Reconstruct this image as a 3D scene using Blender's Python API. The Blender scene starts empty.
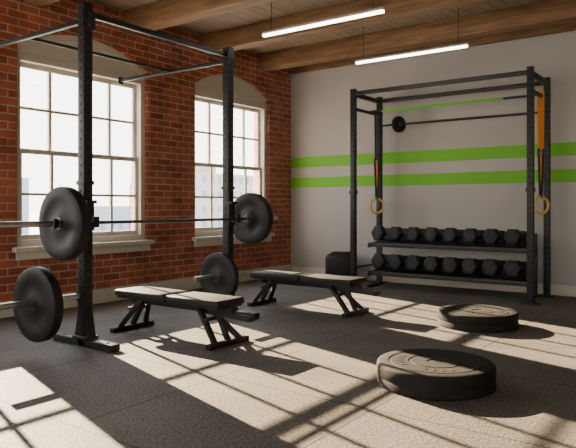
import bpy, bmesh, math, random
from mathutils import Vector, Matrix
random.seed(4)
S=bpy.context.scene
COL=S.collection

# ------------------------------------------------ materials
def newmat(name):
    m=bpy.data.materials.new(name); m.use_nodes=True
    nt=m.node_tree; b=nt.nodes['Principled BSDF']
    return m,nt,b
def N(nt,t,**k):
    n=nt.nodes.new(t)
    for a,v in k.items(): setattr(n,a,v)
    return n
def simple(name,col,rough=.5,metal=0,noise=0.0,nscale=40,bump=0.0,spec=.5):
    m,nt,b=newmat(name)
    b.inputs['Base Color'].default_value=(*col,1)
    b.inputs['Roughness'].default_value=rough
    b.inputs['Metallic'].default_value=metal
    b.inputs['Specular IOR Level'].default_value=spec
    tc=N(nt,'ShaderNodeTexCoord'); no=N(nt,'ShaderNodeTexNoise'); no.inputs['Scale'].default_value=nscale
    nt.links.new(tc.outputs['Object'],no.inputs['Vector'])
    if noise>0:
        mx=N(nt,'ShaderNodeMix',data_type='RGBA')
        mx.inputs[6].default_value=(*[c*(1-noise) for c in col],1)
        mx.inputs[7].default_value=(*[min(1,c*(1+noise)) for c in col],1)
        nt.links.new(no.outputs['Fac'],mx.inputs[0]); nt.links.new(mx.outputs[2],b.inputs['Base Color'])
    if bump>0:
        bp=N(nt,'ShaderNodeBump'); bp.inputs['Strength'].default_value=bump; bp.inputs['Distance'].default_value=.003
        nt.links.new(no.outputs['Fac'],bp.inputs['Height']); nt.links.new(bp.outputs[0],b.inputs['Normal'])
    return m
def emis(name,col,s):
    m,nt,b=newmat(name)
    b.inputs['Base Color'].default_value=(*col,1)
    b.inputs['Emission Color'].default_value=(*col,1); b.inputs['Emission Strength'].default_value=s
    return m
M_STEEL=simple('powder_coated_steel',(.018,.0185,.020),.45,0,.2,60,.1,.4)
M_HOLE=simple('punched_hole_dark',(.002,.002,.002),.9)
M_RUB=simple('black_rubber',(.011,.011,.0115),.55,0,.3,80,.25,.35)
M_RUB2=simple('moulded_black_rubber',(.020,.019,.018),.8,0,.25,90,.4,.15)
M_PAD=simple('vinyl_pad',(.026,.025,.024),.62,0,.12,120,.12,.22)
M_CHROME=simple('brushed_chrome',(.55,.55,.56),.28,1,.1,200)
M_BAR=simple('dark_bar_steel',(.10,.10,.105),.35,.9,.1,200)
M_TRIM=simple('cream_painted_wood',(.62,.57,.48),.55,0,.06,12,.05)
M_ORANGE=simple('orange_webbing',(.90,.30,.02),.75,0,.15,150,.3)
M_WEB=simple('dark_webbing',(.03,.032,.035),.8,0,.2,150,.3)
M_GREEN=simple('green_paint_metal',(.16,.55,.04),.45,0,.08,30)
M_RING=simple('birch_ring',(.80,.50,.10),.4,0,.15,30)
M_LED=emis('led_diffuser',(1,.92,.78),12)
M_ALU=simple('led_housing',(.45,.45,.45),.4,.3)

def mat_brick():
    m,nt,b=newmat('red_brick')
    g=N(nt,'ShaderNodeNewGeometry'); sp=N(nt,'ShaderNodeSeparateXYZ'); nt.links.new(g.outputs['Position'],sp.inputs[0])
    ad=N(nt,'ShaderNodeMath',operation='ADD'); nt.links.new(sp.outputs[0],ad.inputs[0]); nt.links.new(sp.outputs[1],ad.inputs[1])
    cb=N(nt,'ShaderNodeCombineXYZ'); nt.links.new(ad.outputs[0],cb.inputs[0]); nt.links.new(sp.outputs[2],cb.inputs[1])
    br=N(nt,'ShaderNodeTexBrick'); br.inputs['Scale'].default_value=1
    br.inputs['Brick Width'].default_value=.25; br.inputs['Row Height'].default_value=.088
    br.inputs['Mortar Size'].default_value=.008; br.inputs['Mortar Smooth'].default_value=.15
    br.inputs['Color1'].default_value=(.44,.108,.048,1); br.inputs['Color2'].default_value=(.23,.050,.026,1)
    br.inputs['Mortar'].default_value=(.40,.32,.25,1); br.inputs['Bias'].default_value=-.1
    nt.links.new(cb.outputs[0],br.inputs['Vector'])
    no=N(nt,'ShaderNodeTexNoise'); no.inputs['Scale'].default_value=3; no.inputs['Detail'].default_value=8
    nt.links.new(g.outputs['Position'],no.inputs['Vector'])
    mr=N(nt,'ShaderNodeMapRange'); mr.inputs[1].default_value=.3; mr.inputs[2].default_value=.7; mr.inputs[3].default_value=.7; mr.inputs[4].default_value=1.3
    nt.links.new(no.outputs['Fac'],mr.inputs[0])
    mx=N(nt,'ShaderNodeVectorMath',operation='SCALE'); nt.links.new(br.outputs['Color'],mx.inputs[0]); nt.links.new(mr.outputs[0],mx.inputs['Scale'])
    nt.links.new(mx.outputs[0],b.inputs['Base Color']); b.inputs['Roughness'].default_value=.85
    inv=N(nt,'ShaderNodeMath',operation='SUBTRACT'); inv.inputs[0].default_value=1; nt.links.new(br.outputs['Fac'],inv.inputs[1])
    n2=N(nt,'ShaderNodeTexNoise'); n2.inputs['Scale'].default_value=60; nt.links.new(g.outputs['Position'],n2.inputs['Vector'])
    a2=N(nt,'ShaderNodeMath',operation='MULTIPLY_ADD'); nt.links.new(n2.outputs['Fac'],a2.inputs[0]); a2.inputs[1].default_value=.4; nt.links.new(inv.outputs[0],a2.inputs[2])
    bp=N(nt,'ShaderNodeBump'); bp.inputs['Strength'].default_value=.6; bp.inputs['Distance'].default_value=.008
    nt.links.new(a2.outputs[0],bp.inputs['Height']); nt.links.new(bp.outputs[0],b.inputs['Normal'])
    return m
def mat_plaster(name,stripes):
    m,nt,b=newmat(name)
    g=N(nt,'ShaderNodeNewGeometry')
    no=N(nt,'ShaderNodeTexNoise'); no.inputs['Scale'].default_value=1.2; no.inputs['Detail'].default_value=9
    nt.links.new(g.outputs['Position'],no.inputs['Vector'])
    mx=N(nt,'ShaderNodeMix',data_type='RGBA'); mx.inputs[6].default_value=(.35,.34,.32,1); mx.inputs[7].default_value=(.45,.438,.415,1)
    nt.links.new(no.outputs['Fac'],mx.inputs[0])
    last=mx.outputs[2]
    if stripes:
        sp=N(nt,'ShaderNodeSeparateXYZ'); nt.links.new(g.outputs['Position'],sp.inputs[0])
        for z0,z1 in stripes:
            c=N(nt,'ShaderNodeMath',operation='COMPARE'); nt.links.new(sp.outputs[2],c.inputs[0]); c.inputs[1].default_value=(z0+z1)/2; c.inputs[2].default_value=(z1-z0)/2
            m2=N(nt,'ShaderNodeMix',data_type='RGBA'); nt.links.new(c.outputs[0],m2.inputs[0]); nt.links.new(last,m2.inputs[6]); m2.inputs[7].default_value=(.15,.44,.035,1)
            last=m2.outputs[2]
    nt.links.new(last,b.inputs['Base Color']); b.inputs['Roughness'].default_value=.8
    n2=N(nt,'ShaderNodeTexNoise'); n2.inputs['Scale'].default_value=30; n2.inputs['Detail'].default_value=5; nt.links.new(g.outputs['Position'],n2.inputs['Vector'])
    bp=N(nt,'ShaderNodeBump'); bp.inputs['Strength'].default_value=.15; bp.inputs['Distance'].default_value=.004
    nt.links.new(n2.outputs['Fac'],bp.inputs['Height']); nt.links.new(bp.outputs[0],b.inputs['Normal'])
    return m
def mat_floor():
    m,nt,b=newmat('rubber_gym_tiles')
    g=N(nt,'ShaderNodeNewGeometry'); sp=N(nt,'ShaderNodeSeparateXYZ'); nt.links.new(g.outputs['Position'],sp.inputs[0])
    masks=[]
    for i,off in ((0,1.745),(1,.35)):
        a=N(nt,'ShaderNodeMath',operation='ADD'); nt.links.new(sp.outputs[i],a.inputs[0]); a.inputs[1].default_value=off+18.0
        pp=N(nt,'ShaderNodeMath',operation='PINGPONG'); nt.links.new(a.outputs[0],pp.inputs[0]); pp.inputs[1].default_value=.6
        lt=N(nt,'ShaderNodeMath',operation='LESS_THAN'); nt.links.new(pp.outputs[0],lt.inputs[0]); lt.inputs[1].default_value=.005
        masks.append(lt.outputs[0])
    mk=N(nt,'ShaderNodeMath',operation='MAXIMUM'); nt.links.new(masks[0],mk.inputs[0]); nt.links.new(masks[1],mk.inputs[1])
    no=N(nt,'ShaderNodeTexNoise'); no.inputs['Scale'].default_value=60; no.inputs['Detail'].default_value=4; nt.links.new(g.outputs['Position'],no.inputs['Vector'])
    lo=N(nt,'ShaderNodeTexNoise'); lo.inputs['Scale'].default_value=1.5; lo.inputs['Detail'].default_value=5; nt.links.new(g.outputs['Position'],lo.inputs['Vector'])
    av=N(nt,'ShaderNodeMath',operation='MULTIPLY_ADD'); nt.links.new(lo.outputs['Fac'],av.inputs[0]); av.inputs[1].default_value=.3
    h=N(nt,'ShaderNodeMath',operation='MULTIPLY'); nt.links.new(no.outputs['Fac'],h.inputs[0]); h.inputs[1].default_value=.9; nt.links.new(h.outputs[0],av.inputs[2])
    cr=N(nt,'ShaderNodeMapRange'); cr.inputs[1].default_value=.44; cr.inputs[2].default_value=.76; nt.links.new(av.outputs[0],cr.inputs[0])
    mx=N(nt,'ShaderNodeMix',data_type='RGBA'); mx.inputs[6].default_value=(.042,.039,.036,1); mx.inputs[7].default_value=(.19,.168,.140,1)
    nt.links.new(cr.outputs[0],mx.inputs[0])
    m2=N(nt,'ShaderNodeMix',data_type='RGBA'); nt.links.new(mk.outputs[0],m2.inputs[0]); nt.links.new(mx.outputs[2],m2.inputs[6]); m2.inputs[7].default_value=(.012,.012,.012,1)
    nt.links.new(m2.outputs[2],b.inputs['Base Color']); b.inputs['Roughness'].default_value=.68; b.inputs['Specular IOR Level'].default_value=.25
    sb=N(nt,'ShaderNodeMath',operation='SUBTRACT'); nt.links.new(no.outputs['Fac'],sb.inputs[0]); nt.links.new(mk.outputs[0],sb.inputs[1])
    bp=N(nt,'ShaderNodeBump'); bp.inputs['Strength'].default_value=.8; bp.inputs['Distance'].default_value=.005
    nt.links.new(sb.outputs[0],bp.inputs['Height']); nt.links.new(bp.outputs[0],b.inputs['Normal'])
    return m
def mat_wood(name,c1,c2,axis='x',plank=0):
    m,nt,b=newmat(name)
    g=N(nt,'ShaderNodeNewGeometry'); mp=N(nt,'ShaderNodeMapping')
    mp.inputs['Scale'].default_value=(.8,9,9) if axis=='x' else (9,.8,9)
    nt.links.new(g.outputs['Position'],mp.inputs[0])
    no=N(nt,'ShaderNodeTexNoise'); no.inputs['Scale'].default_value=2; no.inputs['Detail'].default_value=7; no.inputs['Distortion'].default_value=.6
    nt.links.new(mp.outputs[0],no.inputs['Vector'])
    mr=N(nt,'ShaderNodeMapRange'); mr.inputs[1].default_value=.3; mr.inputs[2].default_value=.7; nt.links.new(no.outputs['Fac'],mr.inputs[0])
    mx=N(nt,'ShaderNodeMix',data_type='RGBA'); mx.inputs[6].default_value=(*c1,1); mx.inputs[7].default_value=(*c2,1); nt.links.new(mr.outputs[0],mx.inputs[0])
    last=mx.outputs[2]
    if plank:
        sp=N(nt,'ShaderNodeSeparateXYZ'); nt.links.new(g.outputs['Position'],sp.inputs[0])
        a=N(nt,'ShaderNodeMath',operation='ADD'); nt.links.new(sp.outputs[0],a.inputs[0]); a.inputs[1].default_value=30
        pp=N(nt,'ShaderNodeMath',operation='PINGPONG'); nt.links.new(a.outputs[0],pp.inputs[0]); pp.inputs[1].default_value=plank/2
        lt=N(nt,'ShaderNodeMath',operation='LESS_THAN'); nt.links.new(pp.outputs[0],lt.inputs[0]); lt.inputs[1].default_value=.004
        m2=N(nt,'ShaderNodeMix',data_type='RGBA'); nt.links.new(lt.outputs[0],m2.inputs[0]); nt.links.new(last,m2.inputs[6]); m2.inputs[7].default_value=(*[c*.3 for c in c1],1)
        last=m2.outputs[2]
    nt.links.new(last,b.inputs['Base Color']); b.inputs['Roughness'].default_value=.7
    return m
M_BRICK=mat_brick()
M_BACK=mat_plaster('painted_plaster_stripes',[(1.518,1.694),(1.87,2.05)])
M_PLAIN=mat_plaster('painted_plaster',None)
M_FLOOR=mat_floor()
M_BEAM=mat_wood('timber_beam',(.12,.062,.026),(.27,.15,.065))
M_CEIL=mat_wood('ceiling_boards',(.17,.125,.08),(.25,.19,.125),'y',.16)
# glass
M_GLASS,nt,b=newmat('window_glass')
out=nt.nodes['Material Output']; tr=N(nt,'ShaderNodeBsdfTransparent'); gl=N(nt,'ShaderNodeBsdfGlossy'); gl.inputs['Roughness'].default_value=.02
ms=N(nt,'ShaderNodeMixShader'); ms.inputs[0].default_value=.05
nt.links.new(tr.outputs[0],ms.inputs[1]); nt.links.new(gl.outputs[0],ms.inputs[2]); nt.links.new(ms.outputs[0],out.inputs[0]); nt.nodes.remove(b)

# ------------------------------------------------ mesh builder
class B:
    def __init__(s,name): s.name=name; s.bm=bmesh.new(); s.mats=[]
    def mi(s,m):
        if m not in s.mats: s.mats.append(m)
        return s.mats.index(m)
    def _add(s,verts,faces,m,mtx=None):
        k=s.mi(m); vs=[s.bm.verts.new(mtx@Vector(v) if mtx else Vector(v)) for v in verts]
        for f in faces:
            try:
                fc=s.bm.faces.new([vs[i] for i in f]); fc.material_index=k
            except ValueError: pass
    def box(s,c,sz,m,rot=None,bev=0.0):
        x,y,z=[d/2 for d in sz]
        mt=Matrix.Translation(c)@(rot.to_4x4() if rot else Matrix.Identity(4))
        b=min(bev,x*.8,y*.8,z*.8)
        if b>0:
            t=bmesh.new(); bmesh.ops.create_cube(t,size=1)
            for v in t.verts: v.co=Vector((v.co.x*2*x,v.co.y*2*y,v.co.z*2*z))
            bmesh.ops.bevel(t,geom=list(t.edges),offset=b,segments=3,profile=.5,affect='EDGES')
            t.verts.index_update()
            s._add([v.co.copy() for v in t.verts],[[v.index for v in f.verts] for f in t.faces],m,mt); t.free()
            return
        vs=[(-x,-y,-z),(x,-y,-z),(x,y,-z),(-x,y,-z),(-x,-y,z),(x,-y,z),(x,y,z),(-x,y,z)]
        s._add(vs,[(3,2,1,0),(4,5,6,7),(0,1,5,4),(1,2,6,5),(2,3,7,6),(3,0,4,7)],m,mt)
    def beam(s,p1,p2,w,h,m,bev=.004,up=(0,0,1)):
        p1=Vector(p1);p2=Vector(p2); d=(p2-p1); L=d.length; x=d.normalized(); u=Vector(up)
        if abs(x.dot(u))>.98: u=Vector((0,1,0))
        y=u.cross(x).normalized(); z=x.cross(y)
        R=Matrix((x,y,z)).transposed()
        s.box((p1+p2)/2,(L,w,h),m,R,bev)
    def frame(s,ax):
        z=Vector(ax).normalized(); t=Vector((0,0,1)) if abs(z.z)<.9 else Vector((1,0,0))
        x=t.cross(z).normalized(); y=z.cross(x); return Matrix((x,y,z)).transposed().to_4x4()
    def lathe(s,prof,o,ax,m,seg=48,cap=True):
        mt=Matrix.Translation(o)@s.frame(ax); vs=[];fs=[]
        for r,h in prof:
            for i in range(seg):
                a=2*math.pi*i/seg; vs.append((r*math.cos(a),r*math.sin(a),h))
        for j in range(len(prof)-1):
            for i in range(seg):
                i2=(i+1)%seg; fs.append((j*seg+i,j*seg+i2,(j+1)*seg+i2,(j+1)*seg+i))
        if cap:
            fs.append(tuple(range(seg-1,-1,-1))); n=(len(prof)-1)*seg; fs.append(tuple(n+i for i in range(seg)))
        s._add(vs,fs,m,mt)
    def cyl(s,p1,p2,r,m,seg=20,r2=None):
        p1=Vector(p1);p2=Vector(p2); L=(p2-p1).length
        s.lathe([(r,0),(r if r2 is None else r2,L)],p1,p2-p1,m,seg)
    def torus(s,c,ax,R,r,m,seg=48,ms=12):
        mt=Matrix.Translation(c)@s.frame(ax); vs=[];fs=[]
        for i in range(seg):
            a=2*math.pi*i/seg
            for j in range(ms):
                b=2*math.pi*j/ms; vs.append(((R+r*math.cos(b))*math.cos(a),(R+r*math.cos(b))*math.sin(a),r*math.sin(b)))
        for i in range(seg):
            for j in range(ms):
                fs.append((i*ms+j,((i+1)%seg)*ms+j,((i+1)%seg)*ms+(j+1)%ms,i*ms+(j+1)%ms))
        s._add(vs,fs,m,mt)
    def prism(s,pts,off,m):
        n=len(pts); o=Vector(off); vs=[Vector(p) for p in pts]+[Vector(p)+o for p in pts]
        fs=[tuple(range(n-1,-1,-1)),tuple(range(n,2*n))]+[(i,(i+1)%n,n+(i+1)%n,n+i) for i in range(n)]
        s._add(vs,fs,m)
    def done(s,parent=None,smooth=True,loc=None,rotz=0):
        bm=s.bm; bmesh.ops.recalc_face_normals(bm,faces=bm.faces)
        xs=[v.co for v in bm.verts]
        mn=Vector([min(v[i] for v in xs) for i in range(3)]); mxx=Vector([max(v[i] for v in xs) for i in range(3)])
        o=Vector(((mn.x+mxx.x)/2,(mn.y+mxx.y)/2,mn.z))
        if parent: o=Vector((0,0,0))
        for v in bm.verts: v.co-=o
        for f in bm.faces: f.smooth=smooth
        for e in bm.edges:
            if len(e.link_faces)==2 and e.calc_face_angle(0)>math.radians(38): e.smooth=False
        me=bpy.data.meshes.new(s.name); bm.to_mesh(me); bm.free()
        for m in s.mats: me.materials.append(m)
        ob=bpy.data.objects.new(s.name,me); ob.location=loc if loc is not None else o; ob.rotation_euler[2]=rotz
        COL.objects.link(ob)
        if parent: ob.parent=parent; ob.location=(0,0,0)
        return ob
def empty(name):
    e=bpy.data.objects.new(name,None); COL.objects.link(e); e.empty_display_size=.3; return e

# ------------------------------------------------ room shell
XL,YB,XR,YF,H=-6.39,8.88,4.6,-5.0,3.70
T=.34
b=B('floor'); b.box(((XL-T+XR+.2)/2,(YF-.2+YB+.2)/2,-.1),(XR+.2-XL+T,YB-YF+.4,.2),M_FLOOR); b.done(smooth=False)
b=B('ceiling'); b.box(((XL-T+XR+.2)/2,(YF-.2+YB+.2)/2,H+.1),(XR+.2-XL+T,YB-YF+.4,.2),M_CEIL); b.done(smooth=False)
b=B('wall_back'); b.box(((XL+XR)/2,YB+.1,H/2),(XR-XL,.2,H),M_BACK); b.done(smooth=False)
b=B('wall_right'); b.box((XR+.1,(YF+YB)/2,H/2),(.2,YB-YF+.4,H),M_PLAIN); b.done(smooth=False)

WINS=[(4.68,.93),(7.38,.89),(2.43,.93),(-.1,.93),(-2.9,.93)]  # last three are out of view, added and placed for the light they admit
SILL=.74; SPR=2.98; APX=3.25
def arc_pts(yc,hw,z0=SPR,z1=APX,n=16):
    h=z1-z0; R=(hw*hw+h*h)/(2*h); cz=z1-R; a0=math.asin(hw/R)
    return [(yc+R*math.sin(a0-2*a0*i/n),cz+R*math.cos(a0-2*a0*i/n)) for i in range(n+1)]
def extruded_curve(name,loops,x0,x1,mat,parent=None):
    cu=bpy.data.curves.new(name,'CURVE'); cu.dimensions='2D'; cu.fill_mode='BOTH'; cu.extrude=abs(x1-x0)/2
    for lp in loops:
        sp=cu.splines.new('POLY'); sp.points.add(len(lp)-1)
        for p,(a,c) in zip(sp.points,lp): p.co=(a,c,0,1)
        sp.use_cyclic_u=True
    tmp=bpy.data.objects.new(name+'_t',cu); COL.objects.link(tmp)
    dg=bpy.context.evaluated_depsgraph_get(); me=bpy.data.meshes.new_from_object(tmp.evaluated_get(dg)); bpy.data.objects.remove(tmp)
    xm=(x0+x1)/2
    for v in me.vertices:
        a,c,t=v.co; v.co=(xm+t,a,c)
    me.materials.clear(); me.materials.append(mat)
    bm=bmesh.new(); bm.from_mesh(me); bmesh.ops.remove_doubles(bm,verts=bm.verts,dist=1e-5); bmesh.ops.recalc_face_normals(bm,faces=bm.faces); bm.to_mesh(me); bm.free()
    me.name=name
    ob=bpy.data.objects.new(name,me); COL.objects.link(ob)
    if parent: ob.parent=parent
    return ob
loops=[[(YF-.2,0),(YB+.2,0),(YB+.2,H),(YF-.2,H)]]
for yc,hw in WINS:
    loops.append([(yc-hw,SILL),(yc+hw,SILL)]+arc_pts(yc,hw))
extruded_curve('wall_left',loops,XL-T,XL,M_BRICK)
b=B('wall_front')
y=YF-.1
b.box(((XL+XR)/2,y,.45),(XR-XL,.2,.9),M_PLAIN); b.box(((XL+XR)/2,y,(2.9+H)/2),(XR-XL,.2,H-2.9),M_PLAIN)
segs=[(XL,-5.2),(-3.0,-2.0),(.2,1.2),(3.4,XR)]  # gaps between these piers are unseen openings, added to let in sky fill
for a,c in segs: b.box(((a+c)/2,y,1.9),(c-a,.2,2.0),M_PLAIN)
b.done(smooth=False)

def window(idx,yc,hw):
    e=empty('window_%d'%idx)
    xo=XL-.10
    TOP=2.90
    arc=arc_pts(yc,hw-.005)
    extruded_curve('arch_panel',[[(yc-hw+.005,TOP-.02),(yc+hw-.005,TOP-.02)]+arc],xo-.09,xo+.02,M_TRIM,e)
    arc2=arc_pts(yc,hw-.005); inner=arc_pts(yc,hw-.07,SPR-.03,APX-.06)
    extruded_curve('arch_moulding',[arc2+inner[::-1]],xo+.015,xo+.05,M_TRIM,e)
    b=B('frame')
    fw=.075
    b.box((xo-.03,yc-hw+fw/2,(SILL+TOP)/2),(.14,fw,TOP-SILL),M_TRIM,bev=.005)
    b.box((xo-.03,yc+hw-fw/2,(SILL+TOP)/2),(.14,fw,TOP-SILL),M_TRIM,bev=.005)
    b.box((xo-.03,yc,TOP-.03),(.142,2*hw-.01,.09),M_TRIM,bev=.005)
    b.box((xo-.03,yc,SILL+.04),(.142,2*hw-.01,.08),M_TRIM,bev=.005)
    b.done(e)
    b=B('sashes')
    y0,y1=yc-hw+fw,yc+hw-fw; z0,z1=SILL+.08,TOP-.075; zm=(z0+z1)/2
    for k,(za,zb,xx) in enumerate(((z0,zm+.025,xo-.03),(zm-.025,z1,xo-.07))):
        st=.05
        b.box((xx,y0+st/2,(za+zb)/2),(.038,st,zb-za),M_TRIM,bev=.004)
        b.box((xx,y1-st/2,(za+zb)/2),(.038,st,zb-za),M_TRIM,bev=.004)
        b.box((xx,yc,za+.028),(.039,y1-y0-.002,.056),M_TRIM,bev=.004)
        b.box((xx,yc,zb-.028),(.039,y1-y0-.002,.056),M_TRIM,bev=.004)
        for i in range(1,4):
            yy=y0+(y1-y0)*i/4
            b.box((xx,yy,(za+zb)/2),(.034,.034,zb-za-.06),M_TRIM)
        b.box((xx,yc,(za+zb)/2),(.035,y1-y0-.06,.030),M_TRIM)
    b.done(e)
    b=B('glass'); b.box((xo-.03,yc,(z0+zm)/2),(.004,y1-y0-.04,zm-z0),M_GLASS); b.box((xo-.07,yc,(z1+zm)/2),(.004,y1-y0-.04,z1-zm),M_GLASS); b.done(e,False)
    b=B('sill'); b.box((XL-.05,yc,SILL-.02),(.24,2*hw+.12,.055),M_TRIM,bev=.008)
    b.box((XL+.015,yc,SILL-.09),(.03,2*hw+.04,.09),M_TRIM,bev=.005); b.done(e)
    return e
for i,(yc,hw) in enumerate(WINS): window(i+1,yc,hw)

b=B('baseboard_left'); b.box((XL+.012,(YF+YB)/2,.085),(.024,YB-YF,.17),M_TRIM,bev=.005); b.done()
b=B('baseboard_back'); b.box(((XL+XR)/2+.015,YB-.012,.07),(XR-XL-.03,.024,.14),M_TRIM,bev=.005); b.done()

for yy in (8.05,6.70,5.30,3.90,2.50,1.10,-.3,-1.7,-3.1):
    b=B('ceiling_beam'); b.box(((XL+XR)/2,yy,H-.131),(XR-XL-.002,.22,.26),M_BEAM,bev=.008); b.done()
b=B('trim_1'); b.box(((XL+XR)/2,YB-.05,H-.09),(XR-XL-.002,.10,.18),M_BEAM,bev=.008); b.done()

def led(x0,x1,y,z):
    b=B('linear_led_light')
    b.box(((x0+x1)/2,y,z+.022),(x1-x0,.045,.028),M_ALU,bev=.004)
    b.box(((x0+x1)/2,y,z-.004),(x1-x0-.01,.042,.030),M_LED,bev=.008)
    for x in (x0+.12,x1-.12):
        b.cyl((x,y,z+.03),(x,y,H-.003),.004,M_STEEL,8)
        b.cyl((x,y,H-.03),(x,y,H-.003),.03,M_STEEL,16)
    b.done()
led(-4.40,-2.86,5.57,3.15); led(-4.22,-2.66,7.38,3.15)
for x,y in ((-1.2,5.57),(-1.0,7.38),(-4.4,1.8),(-1.2,1.8),(2,5.57),(2,1.8),(-3,-1.0),(1,-1.0)): led(x,x+1.54,y,3.15)  # extra fixtures out of view, added to give the room fill light

# ------------------------------------------------ gym equipment
def holes(b,x,y,w,d,z0,z1,step=.075,r=.011):
    z=z0
    while z<z1:
        for nx,ny in ((1,0),(-1,0),(0,1),(0,-1)):
            p=Vector((x+nx*w/2,y+ny*d/2,z)); n=Vector((nx,ny,0))
            b.cyl(p-n*.003,p+n*.0012,r,M_HOLE,10)
        z+=step
def post(b,x,y,h,w=.09,step=.075,z0=.35):
    b.box((x,y,h/2),(w,w,h),M_STEEL,bev=.006)
    holes(b,x,y,w,w,z0,h-.08,step)
    b.box((x,y,h+.008),(w+.004,w+.004,.016),M_STEEL,bev=.005)
def plate(b,c,ax,r=.295,t=.085):
    h=t/2
    b.lathe([(.028,-h*.95),(.07,-h*.95),(.085,-h*.8),(r*.60,-h*.8),(r*.66,-h*.97),(r*.93,-h),(r*.985,-h*.85),(r,-h*.6),(r,h*.6),(r*.985,h*.85),(r*.93,h),(r*.66,h*.97),(r*.60,h*.8),(.085,h*.8),(.07,h*.95),(.028,h*.95)],c,ax,M_RUB,64)
    b.lathe([(.027,-h*1.02),(.052,-h*1.02),(.052,h*1.02),(.027,h*1.02)],c,ax,M_BAR,32)

RX=-4.56; P1,P2=3.30,5.15; HT=2.93
b=B('squat_rack')
for py in (P1,P2):
    post(b,RX,py,HT)
    b.box((RX,py,.03),(.82,.09,.055),M_STEEL,bev=.006)
    b.box((RX,py,.07),(.20,.13,.03),M_STEEL,bev=.005)
    for sg in (-1,1):
        b.prism([(RX+sg*.045,py-.035,.06),(RX+sg*.105,py-.035,.06),(RX+sg*.045,py-.035,.34)],(0,.07,0),M_STEEL)
        b.cyl((RX+sg*.3,py,.055),(RX+sg*.3,py,.066),.018,M_BAR,6)
    b.box((RX+.05,py,2.80),(.012,.13,.16),M_STEEL,bev=.003)
    for dz in (-.05,.05): b.cyl((RX+.055,py,2.8+dz),(RX+.068,py,2.8+dz),.014,M_BAR,6)
    b.beam((RX-.04,py,2.80),(XL+.02,py,2.80),.035,.04,M_STEEL)
    b.box((XL+.010,py,2.80),(.018,.07,.09),M_STEEL,bev=.003)
    jx=RX+.045
    b.box((jx+.008,py,1.12),(.014,.10,.26),M_STEEL,bev=.003)
    b.box((jx+.055,py,1.03),(.10,.06,.025),M_RUB,bev=.004)
    b.box((jx+.105,py,1.065),(.016,.06,.09),M_STEEL,bev=.004)
    b.beam((jx+.0,py,1.25),(jx+.0,py,1.22),.11,.10,M_STEEL)
    b.box((RX,py,1.40),(.11,.11,.035),M_STEEL,bev=.004)
b.beam((RX,P1,2.86),(RX,P2,2.86),.045,.045,M_STEEL)
b.cyl((RX-.9,P1,2.80),(RX-.9,P2,2.80),.016,M_STEEL,16)
b.cyl((RX,P1-.04,.43),(RX,P1-.95,.43),.025,M_CHROME,24); b.lathe([(.045,0),(.045,.02)],(RX,P1-.05,.43),(0,-1,0),M_STEEL,24)
b.cyl((RX,P2-.04,.44),(RX,P2-.52,.44),.025,M_CHROME,24); b.lathe([(.045,0),(.045,.02)],(RX,P2-.05,.44),(0,-1,0),M_STEEL,24)
b.done()
b=B('weight_plate'); plate(b,(RX,2.85,.41),(0,1,0),.30,.09); b.done()
b=B('weight_plate'); plate(b,(RX,5.00,.43),(0,1,0),.265,.07); b.done()

b=B('barbell'); bx=RX+.105; bz=1.058
b.cyl((bx,P1-.20,bz),(bx,P2+.18,bz),.0145,M_BAR,20)
for y0,y1 in ((P1-.20,P1-1.0),(P2+.18,P2+.75)):
    s=1 if y1>y0 else -1
    b.cyl((bx,y0,bz),(bx,y0+s*.03,bz),.038,M_CHROME,28)
    b.cyl((bx,y0+s*.03,bz),(bx,y1,bz),.025,M_CHROME,28)
    b.cyl((bx,y0+s*.15,bz),(bx,y0+s*.19,bz),.04,M_BAR,28)
plate(b,(bx,P1-.28,bz),(0,1,0),.30,.10); plate(b,(bx,P2+.27,bz),(0,1,0),.29,.10)
b.done()

def bench(x0,x1,y,top=.40):
    b=B('weight_bench'); w=.36; mid=x0+(x1-x0)*.52
    for a,c in ((x0,mid-.008),(mid+.008,x1)):
        b.box(((a+c)/2,y,top-.03),(c-a,w,.06),M_PAD,bev=.018)
        b.box(((a+c)/2,y,top-.068),(c-a-.04,w-.04,.016),M_STEEL)
    b.beam((x0+.08,y,top-.105),(x1+.02,y,top-.105),.06,.06,M_STEEL)
    b.beam((x1-.35,y,top-.125),(x1+.24,y-.02,top-.145),.05,.045,M_STEEL)
    b.cyl((x1+.22,y-.05,top-.145),(x1+.22,y+.05,top-.145),.022,M_RUB,16)
    for xt,xf in ((x0+.24,x0+.06),(x1-.34,x1-.04)):
        b.box((xf,y,.025),(.055,.46,.045),M_STEEL,bev=.006)
        for sy in (-1,1):
            b.beam((xt,y+sy*.05,top-.09),(xf,y+sy*.16,.03),.045,.045,M_STEEL)
            b.box((xf,y+sy*.235,.022),(.065,.03,.044),M_RUB,bev=.006)
        b.beam((xt+(.17 if xf>xt else -.02),y,top-.1),(xf,y,.04),.045,.04,M_STEEL)
        b.beam(((xt+xf)/2,y-.12,.22),((xt+xf)/2,y+.12,.22),.03,.03,M_STEEL)
    return b.done()
bench(-4.86,-3.52,4.02,.40); bench(-4.80,-3.38,5.98,.40)

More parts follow.
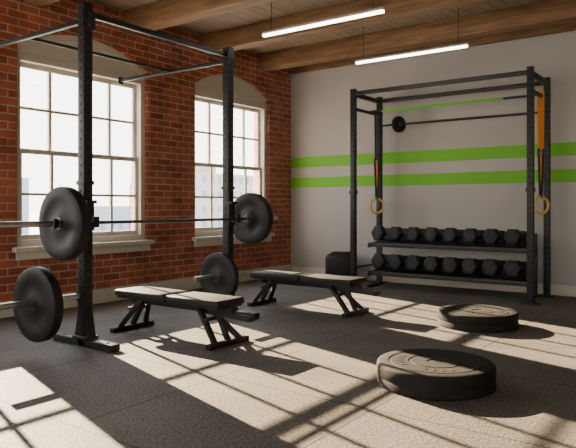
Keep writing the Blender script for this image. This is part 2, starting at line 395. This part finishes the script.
# right rig
AX,CX,FY,BY,RH=-4.55,-2.06,7.89,8.70,2.89
b=B('pull_up_rig')
for x in (AX,CX):
    for y in (FY,BY):
        post(b,x,y,RH,.075,.075,.2)
        b.box((x,y,.008),(.2,.16,.016),M_STEEL,bev=.003)
        for sx in (-1,1): b.cyl((x+sx*.075,y,.014),(x+sx*.075,y,.026),.012,M_BAR,6)
    b.beam((x,FY,RH-.06),(x,BY,RH-.06),.05,.06,M_STEEL)
    b.beam((x,FY,2.62),(x,BY,2.62),.04,.04,M_STEEL)
for y in (FY,BY):
    b.beam((AX,y,RH-.05),(CX,y,RH-.05),.05,.055,M_STEEL)
my=(FY+BY)/2
b.cyl((AX,my,2.62),(AX+.25,my,2.62),.017,M_STEEL,16); b.cyl((AX+.25,my,2.62),(CX-.45,my,2.62),.019,M_GREEN,16); b.cyl((CX-.45,my,2.62),(CX,my,2.62),.017,M_STEEL,16)
b.cyl((AX,BY-.02,2.45),(CX,BY-.02,2.45),.017,M_STEEL,16)
b.cyl((AX,FY,.30),(AX,BY,.30),.015,M_STEEL,12)
for x in (AX,CX): b.box((x,FY,1.40),(.095,.095,.05),M_STEEL,bev=.004)
b.done()
b=B('small_weight_plate'); b.lathe([(.02,-.03),(.07,-.035),(.105,-.03),(.125,-.015),(.125,.015),(.105,.03),(.07,.035),(.02,.03)],(AX+.34,BY-.02,2.45),(1,-.5,0),M_RUB,40)
b.lathe([(.019,-.05),(.035,-.05),(.035,.05),(.019,.05)],(AX+.34,BY-.02,2.45),(1,-.5,0),M_BAR,24); b.done()

# dumbbell rack
b=B('dumbbell_rack')
ra,rc=AX+.12,CX-.10
for z in (.62,.20):
    for dy,dz in ((8.16,0),(8.46,.06)):
        b.box(((ra+rc)/2,dy,z+dz),(rc-ra,.07,.035),M_STEEL,bev=.004)
    b.box(((ra+rc)/2,8.12,z+.012),(rc-ra,.012,.06),M_STEEL,bev=.003)
    b.box(((ra+rc)/2,8.31,z+.015),(rc-ra,.26,.01),M_STEEL,rot=Matrix.Rotation(.2,3,'X'))
for x in (ra,rc):
    b.box((x,8.50,.42),(.05,.05,.84),M_STEEL,bev=.005)
    b.box((x,8.32,.02),(.05,.50,.04),M_STEEL,bev=.005)
    for z in (.62,.20): b.beam((x,8.50,z+.04),(x,8.13,z-.01),.04,.05,M_STEEL)
b.done()
def dumbbell(x,y,z,ang,r):
    b=B('dumbbell')
    ax=Vector((math.sin(ang),-math.cos(ang),.12)).normalized()
    c=Vector((x,y,z))
    b.cyl(c-ax*.1,c+ax*.1,.016,M_BAR,16)
    rr=r
    for s in (-1,1):
        o=c+ax*s*(.065)
        b.lathe([(rr*.62,0),(rr*.98,.018),(rr,.03),(rr,.095),(rr*.9,.112),(rr*.68,.118),(rr*.64,.112)],o,ax*s,M_RUB,6)
        e2=o+ax*s*.112
        b.lathe([(rr*.35,0),(rr*.35,.006)],e2,ax*s,M_RUB,24)
    b.done(smooth=False)
n=8
for row,(z,r) in enumerate(((.62,.115),(.20,.125))):
    for i in range(n):
        x=ra+.16+(rc-ra-.34)*i/(n-1)
        dumbbell(x,8.31,z+.055+r*.95,-.15+random.uniform(-.05,.05),r)

# gym rings
def ring(x,y,ztop,zc,c_up,wid):
    b=B('gymnastic_ring')
    b.torus((x,y,zc),(.75,-.66,0),.11,.017,M_RING)
    d=Vector((.66,.75,0))
    zr=zc+.105
    zmid=zc+.68
    for s in (-1,1):
        b.beam(Vector((x,y,ztop))+d*s*.028,Vector((x,y,zmid))+d*s*.02,.004,wid,c_up,0,up=d)
        b.beam(Vector((x,y,zmid+.05))+d*s*.035,Vector((x,y,zr))+d*s*.012,.006,.03,M_WEB,0,up=d)
    b.beam(Vector((x,y,zmid))-d*.005,Vector((x,y,zc+.30))+d*.0,.005,.022,M_ORANGE,0,up=d)
    b.box((x,y,zmid),(.05,.05,.05),M_BAR,bev=.005)
    b.box((x,y,zr+.01),(.04,.04,.05),M_WEB,bev=.005)
    b.box((x,y,ztop+.01),(.075,.06,.03),c_up,bev=.004)
    b.done()
ring(CX,8.38,2.66,1.21,M_ORANGE,.045); ring(AX+.03,8.56,2.66,1.20,M_WEB,.03)

b=B('plyo_box'); b.box((-5.15,8.54,.225),(.46,.46,.45),M_RUB,rot=Matrix.Rotation(.35,3,'Z'),bev=.09)
b.box((-5.15,8.54,.455),(.30,.30,.012),M_RUB2,rot=Matrix.Rotation(.35,3,'Z'),bev=.005); b.done()

def disc(x,y,r=.392,h=.15):
    b=B('bumper_plate')
    b.lathe([(r*.96,0),(r,.008),(r,.05),(r*.985,.058),(r*.985,.066),(r,.074),(r,h-.02),(r*.985,h-.006),(r*.96,h),(r*.80,h),(r*.79,h-.004),(r*.77,h-.004),(r*.76,h),(r*.46,h),(r*.45,h-.004),(r*.43,h-.004),(r*.42,h),(r*.15,h+.001),(r*.14,h-.004),(r*.02,h-.004)],(x,y,0),(0,0,1),M_RUB2,96)
    for k in range(26):
        if k%13 in (5,6,11,12): continue
        a=2*math.pi*k/26; R=r*.61
        b.box((x+R*math.cos(a),y+R*math.sin(a),h+.0005),(.05,.022,.003),M_RUB2,rot=Matrix.Rotation(a,3,'Z'),bev=.001)
    b.done()
disc(-1.66,3.98); disc(-2.13,6.18)

# ------------------------------------------------ exterior
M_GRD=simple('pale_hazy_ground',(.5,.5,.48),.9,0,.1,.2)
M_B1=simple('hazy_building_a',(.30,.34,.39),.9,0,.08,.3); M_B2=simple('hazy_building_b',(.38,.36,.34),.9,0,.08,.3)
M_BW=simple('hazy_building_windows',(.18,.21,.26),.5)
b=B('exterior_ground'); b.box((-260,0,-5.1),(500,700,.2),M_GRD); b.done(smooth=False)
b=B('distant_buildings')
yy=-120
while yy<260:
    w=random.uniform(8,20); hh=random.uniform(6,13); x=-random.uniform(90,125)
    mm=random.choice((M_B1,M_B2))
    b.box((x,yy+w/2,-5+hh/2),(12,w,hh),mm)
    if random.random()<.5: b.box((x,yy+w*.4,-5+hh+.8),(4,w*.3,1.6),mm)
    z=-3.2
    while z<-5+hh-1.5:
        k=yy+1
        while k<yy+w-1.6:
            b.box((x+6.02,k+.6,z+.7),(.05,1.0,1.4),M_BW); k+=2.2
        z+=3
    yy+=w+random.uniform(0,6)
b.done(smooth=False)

# ------------------------------------------------ lights
w=bpy.data.worlds.new('hazy_sky'); S.world=w; w.use_nodes=True; nt=w.node_tree; bg=nt.nodes['Background']
tc=N(nt,'ShaderNodeTexCoord'); sp=N(nt,'ShaderNodeSeparateXYZ'); nt.links.new(tc.outputs['Generated'],sp.inputs[0])
cr=N(nt,'ShaderNodeValToRGB'); cr.color_ramp.elements[0].position=0; cr.color_ramp.elements[0].color=(1,.93,.83,1)
cr.color_ramp.elements[1].position=.8; cr.color_ramp.elements[1].color=(.74,.86,1,1)
nt.links.new(sp.outputs[2],cr.inputs[0]); nt.links.new(cr.outputs[0],bg.inputs[0]); bg.inputs[1].default_value=8.0

EL=math.radians(21)
sd=Vector((.957,-.29,0)).normalized()*math.cos(EL); sd.z=-math.sin(EL)
L=bpy.data.lights.new('sun','SUN'); L.energy=66; L.color=(1,.77,.50); L.angle=math.radians(.5)
o=bpy.data.objects.new('sun',L); COL.objects.link(o); o.rotation_euler=sd.to_track_quat('-Z','Y').to_euler(); o.location=(-20,8,10)
for yc,hw in WINS:
    L=bpy.data.lights.new('sky_portal','AREA'); L.shape='RECTANGLE'; L.size=2*hw; L.size_y=2.2
    L.cycles.is_portal=True
    o=bpy.data.objects.new('sky_portal',L); COL.objects.link(o); o.location=(XL-T-.02,yc,1.85)
    o.rotation_euler=Vector((1,0,0)).to_track_quat('-Z','Z').to_euler()

cam=bpy.data.cameras.new('camera'); cam.lens=38.75; cam.sensor_width=36; cam.shift_y=-18/576; cam.clip_end=1000
o=bpy.data.objects.new('camera',cam); COL.objects.link(o); o.location=(0,0,1.2); o.rotation_euler=(math.radians(90),0,math.radians(36)); S.camera=o
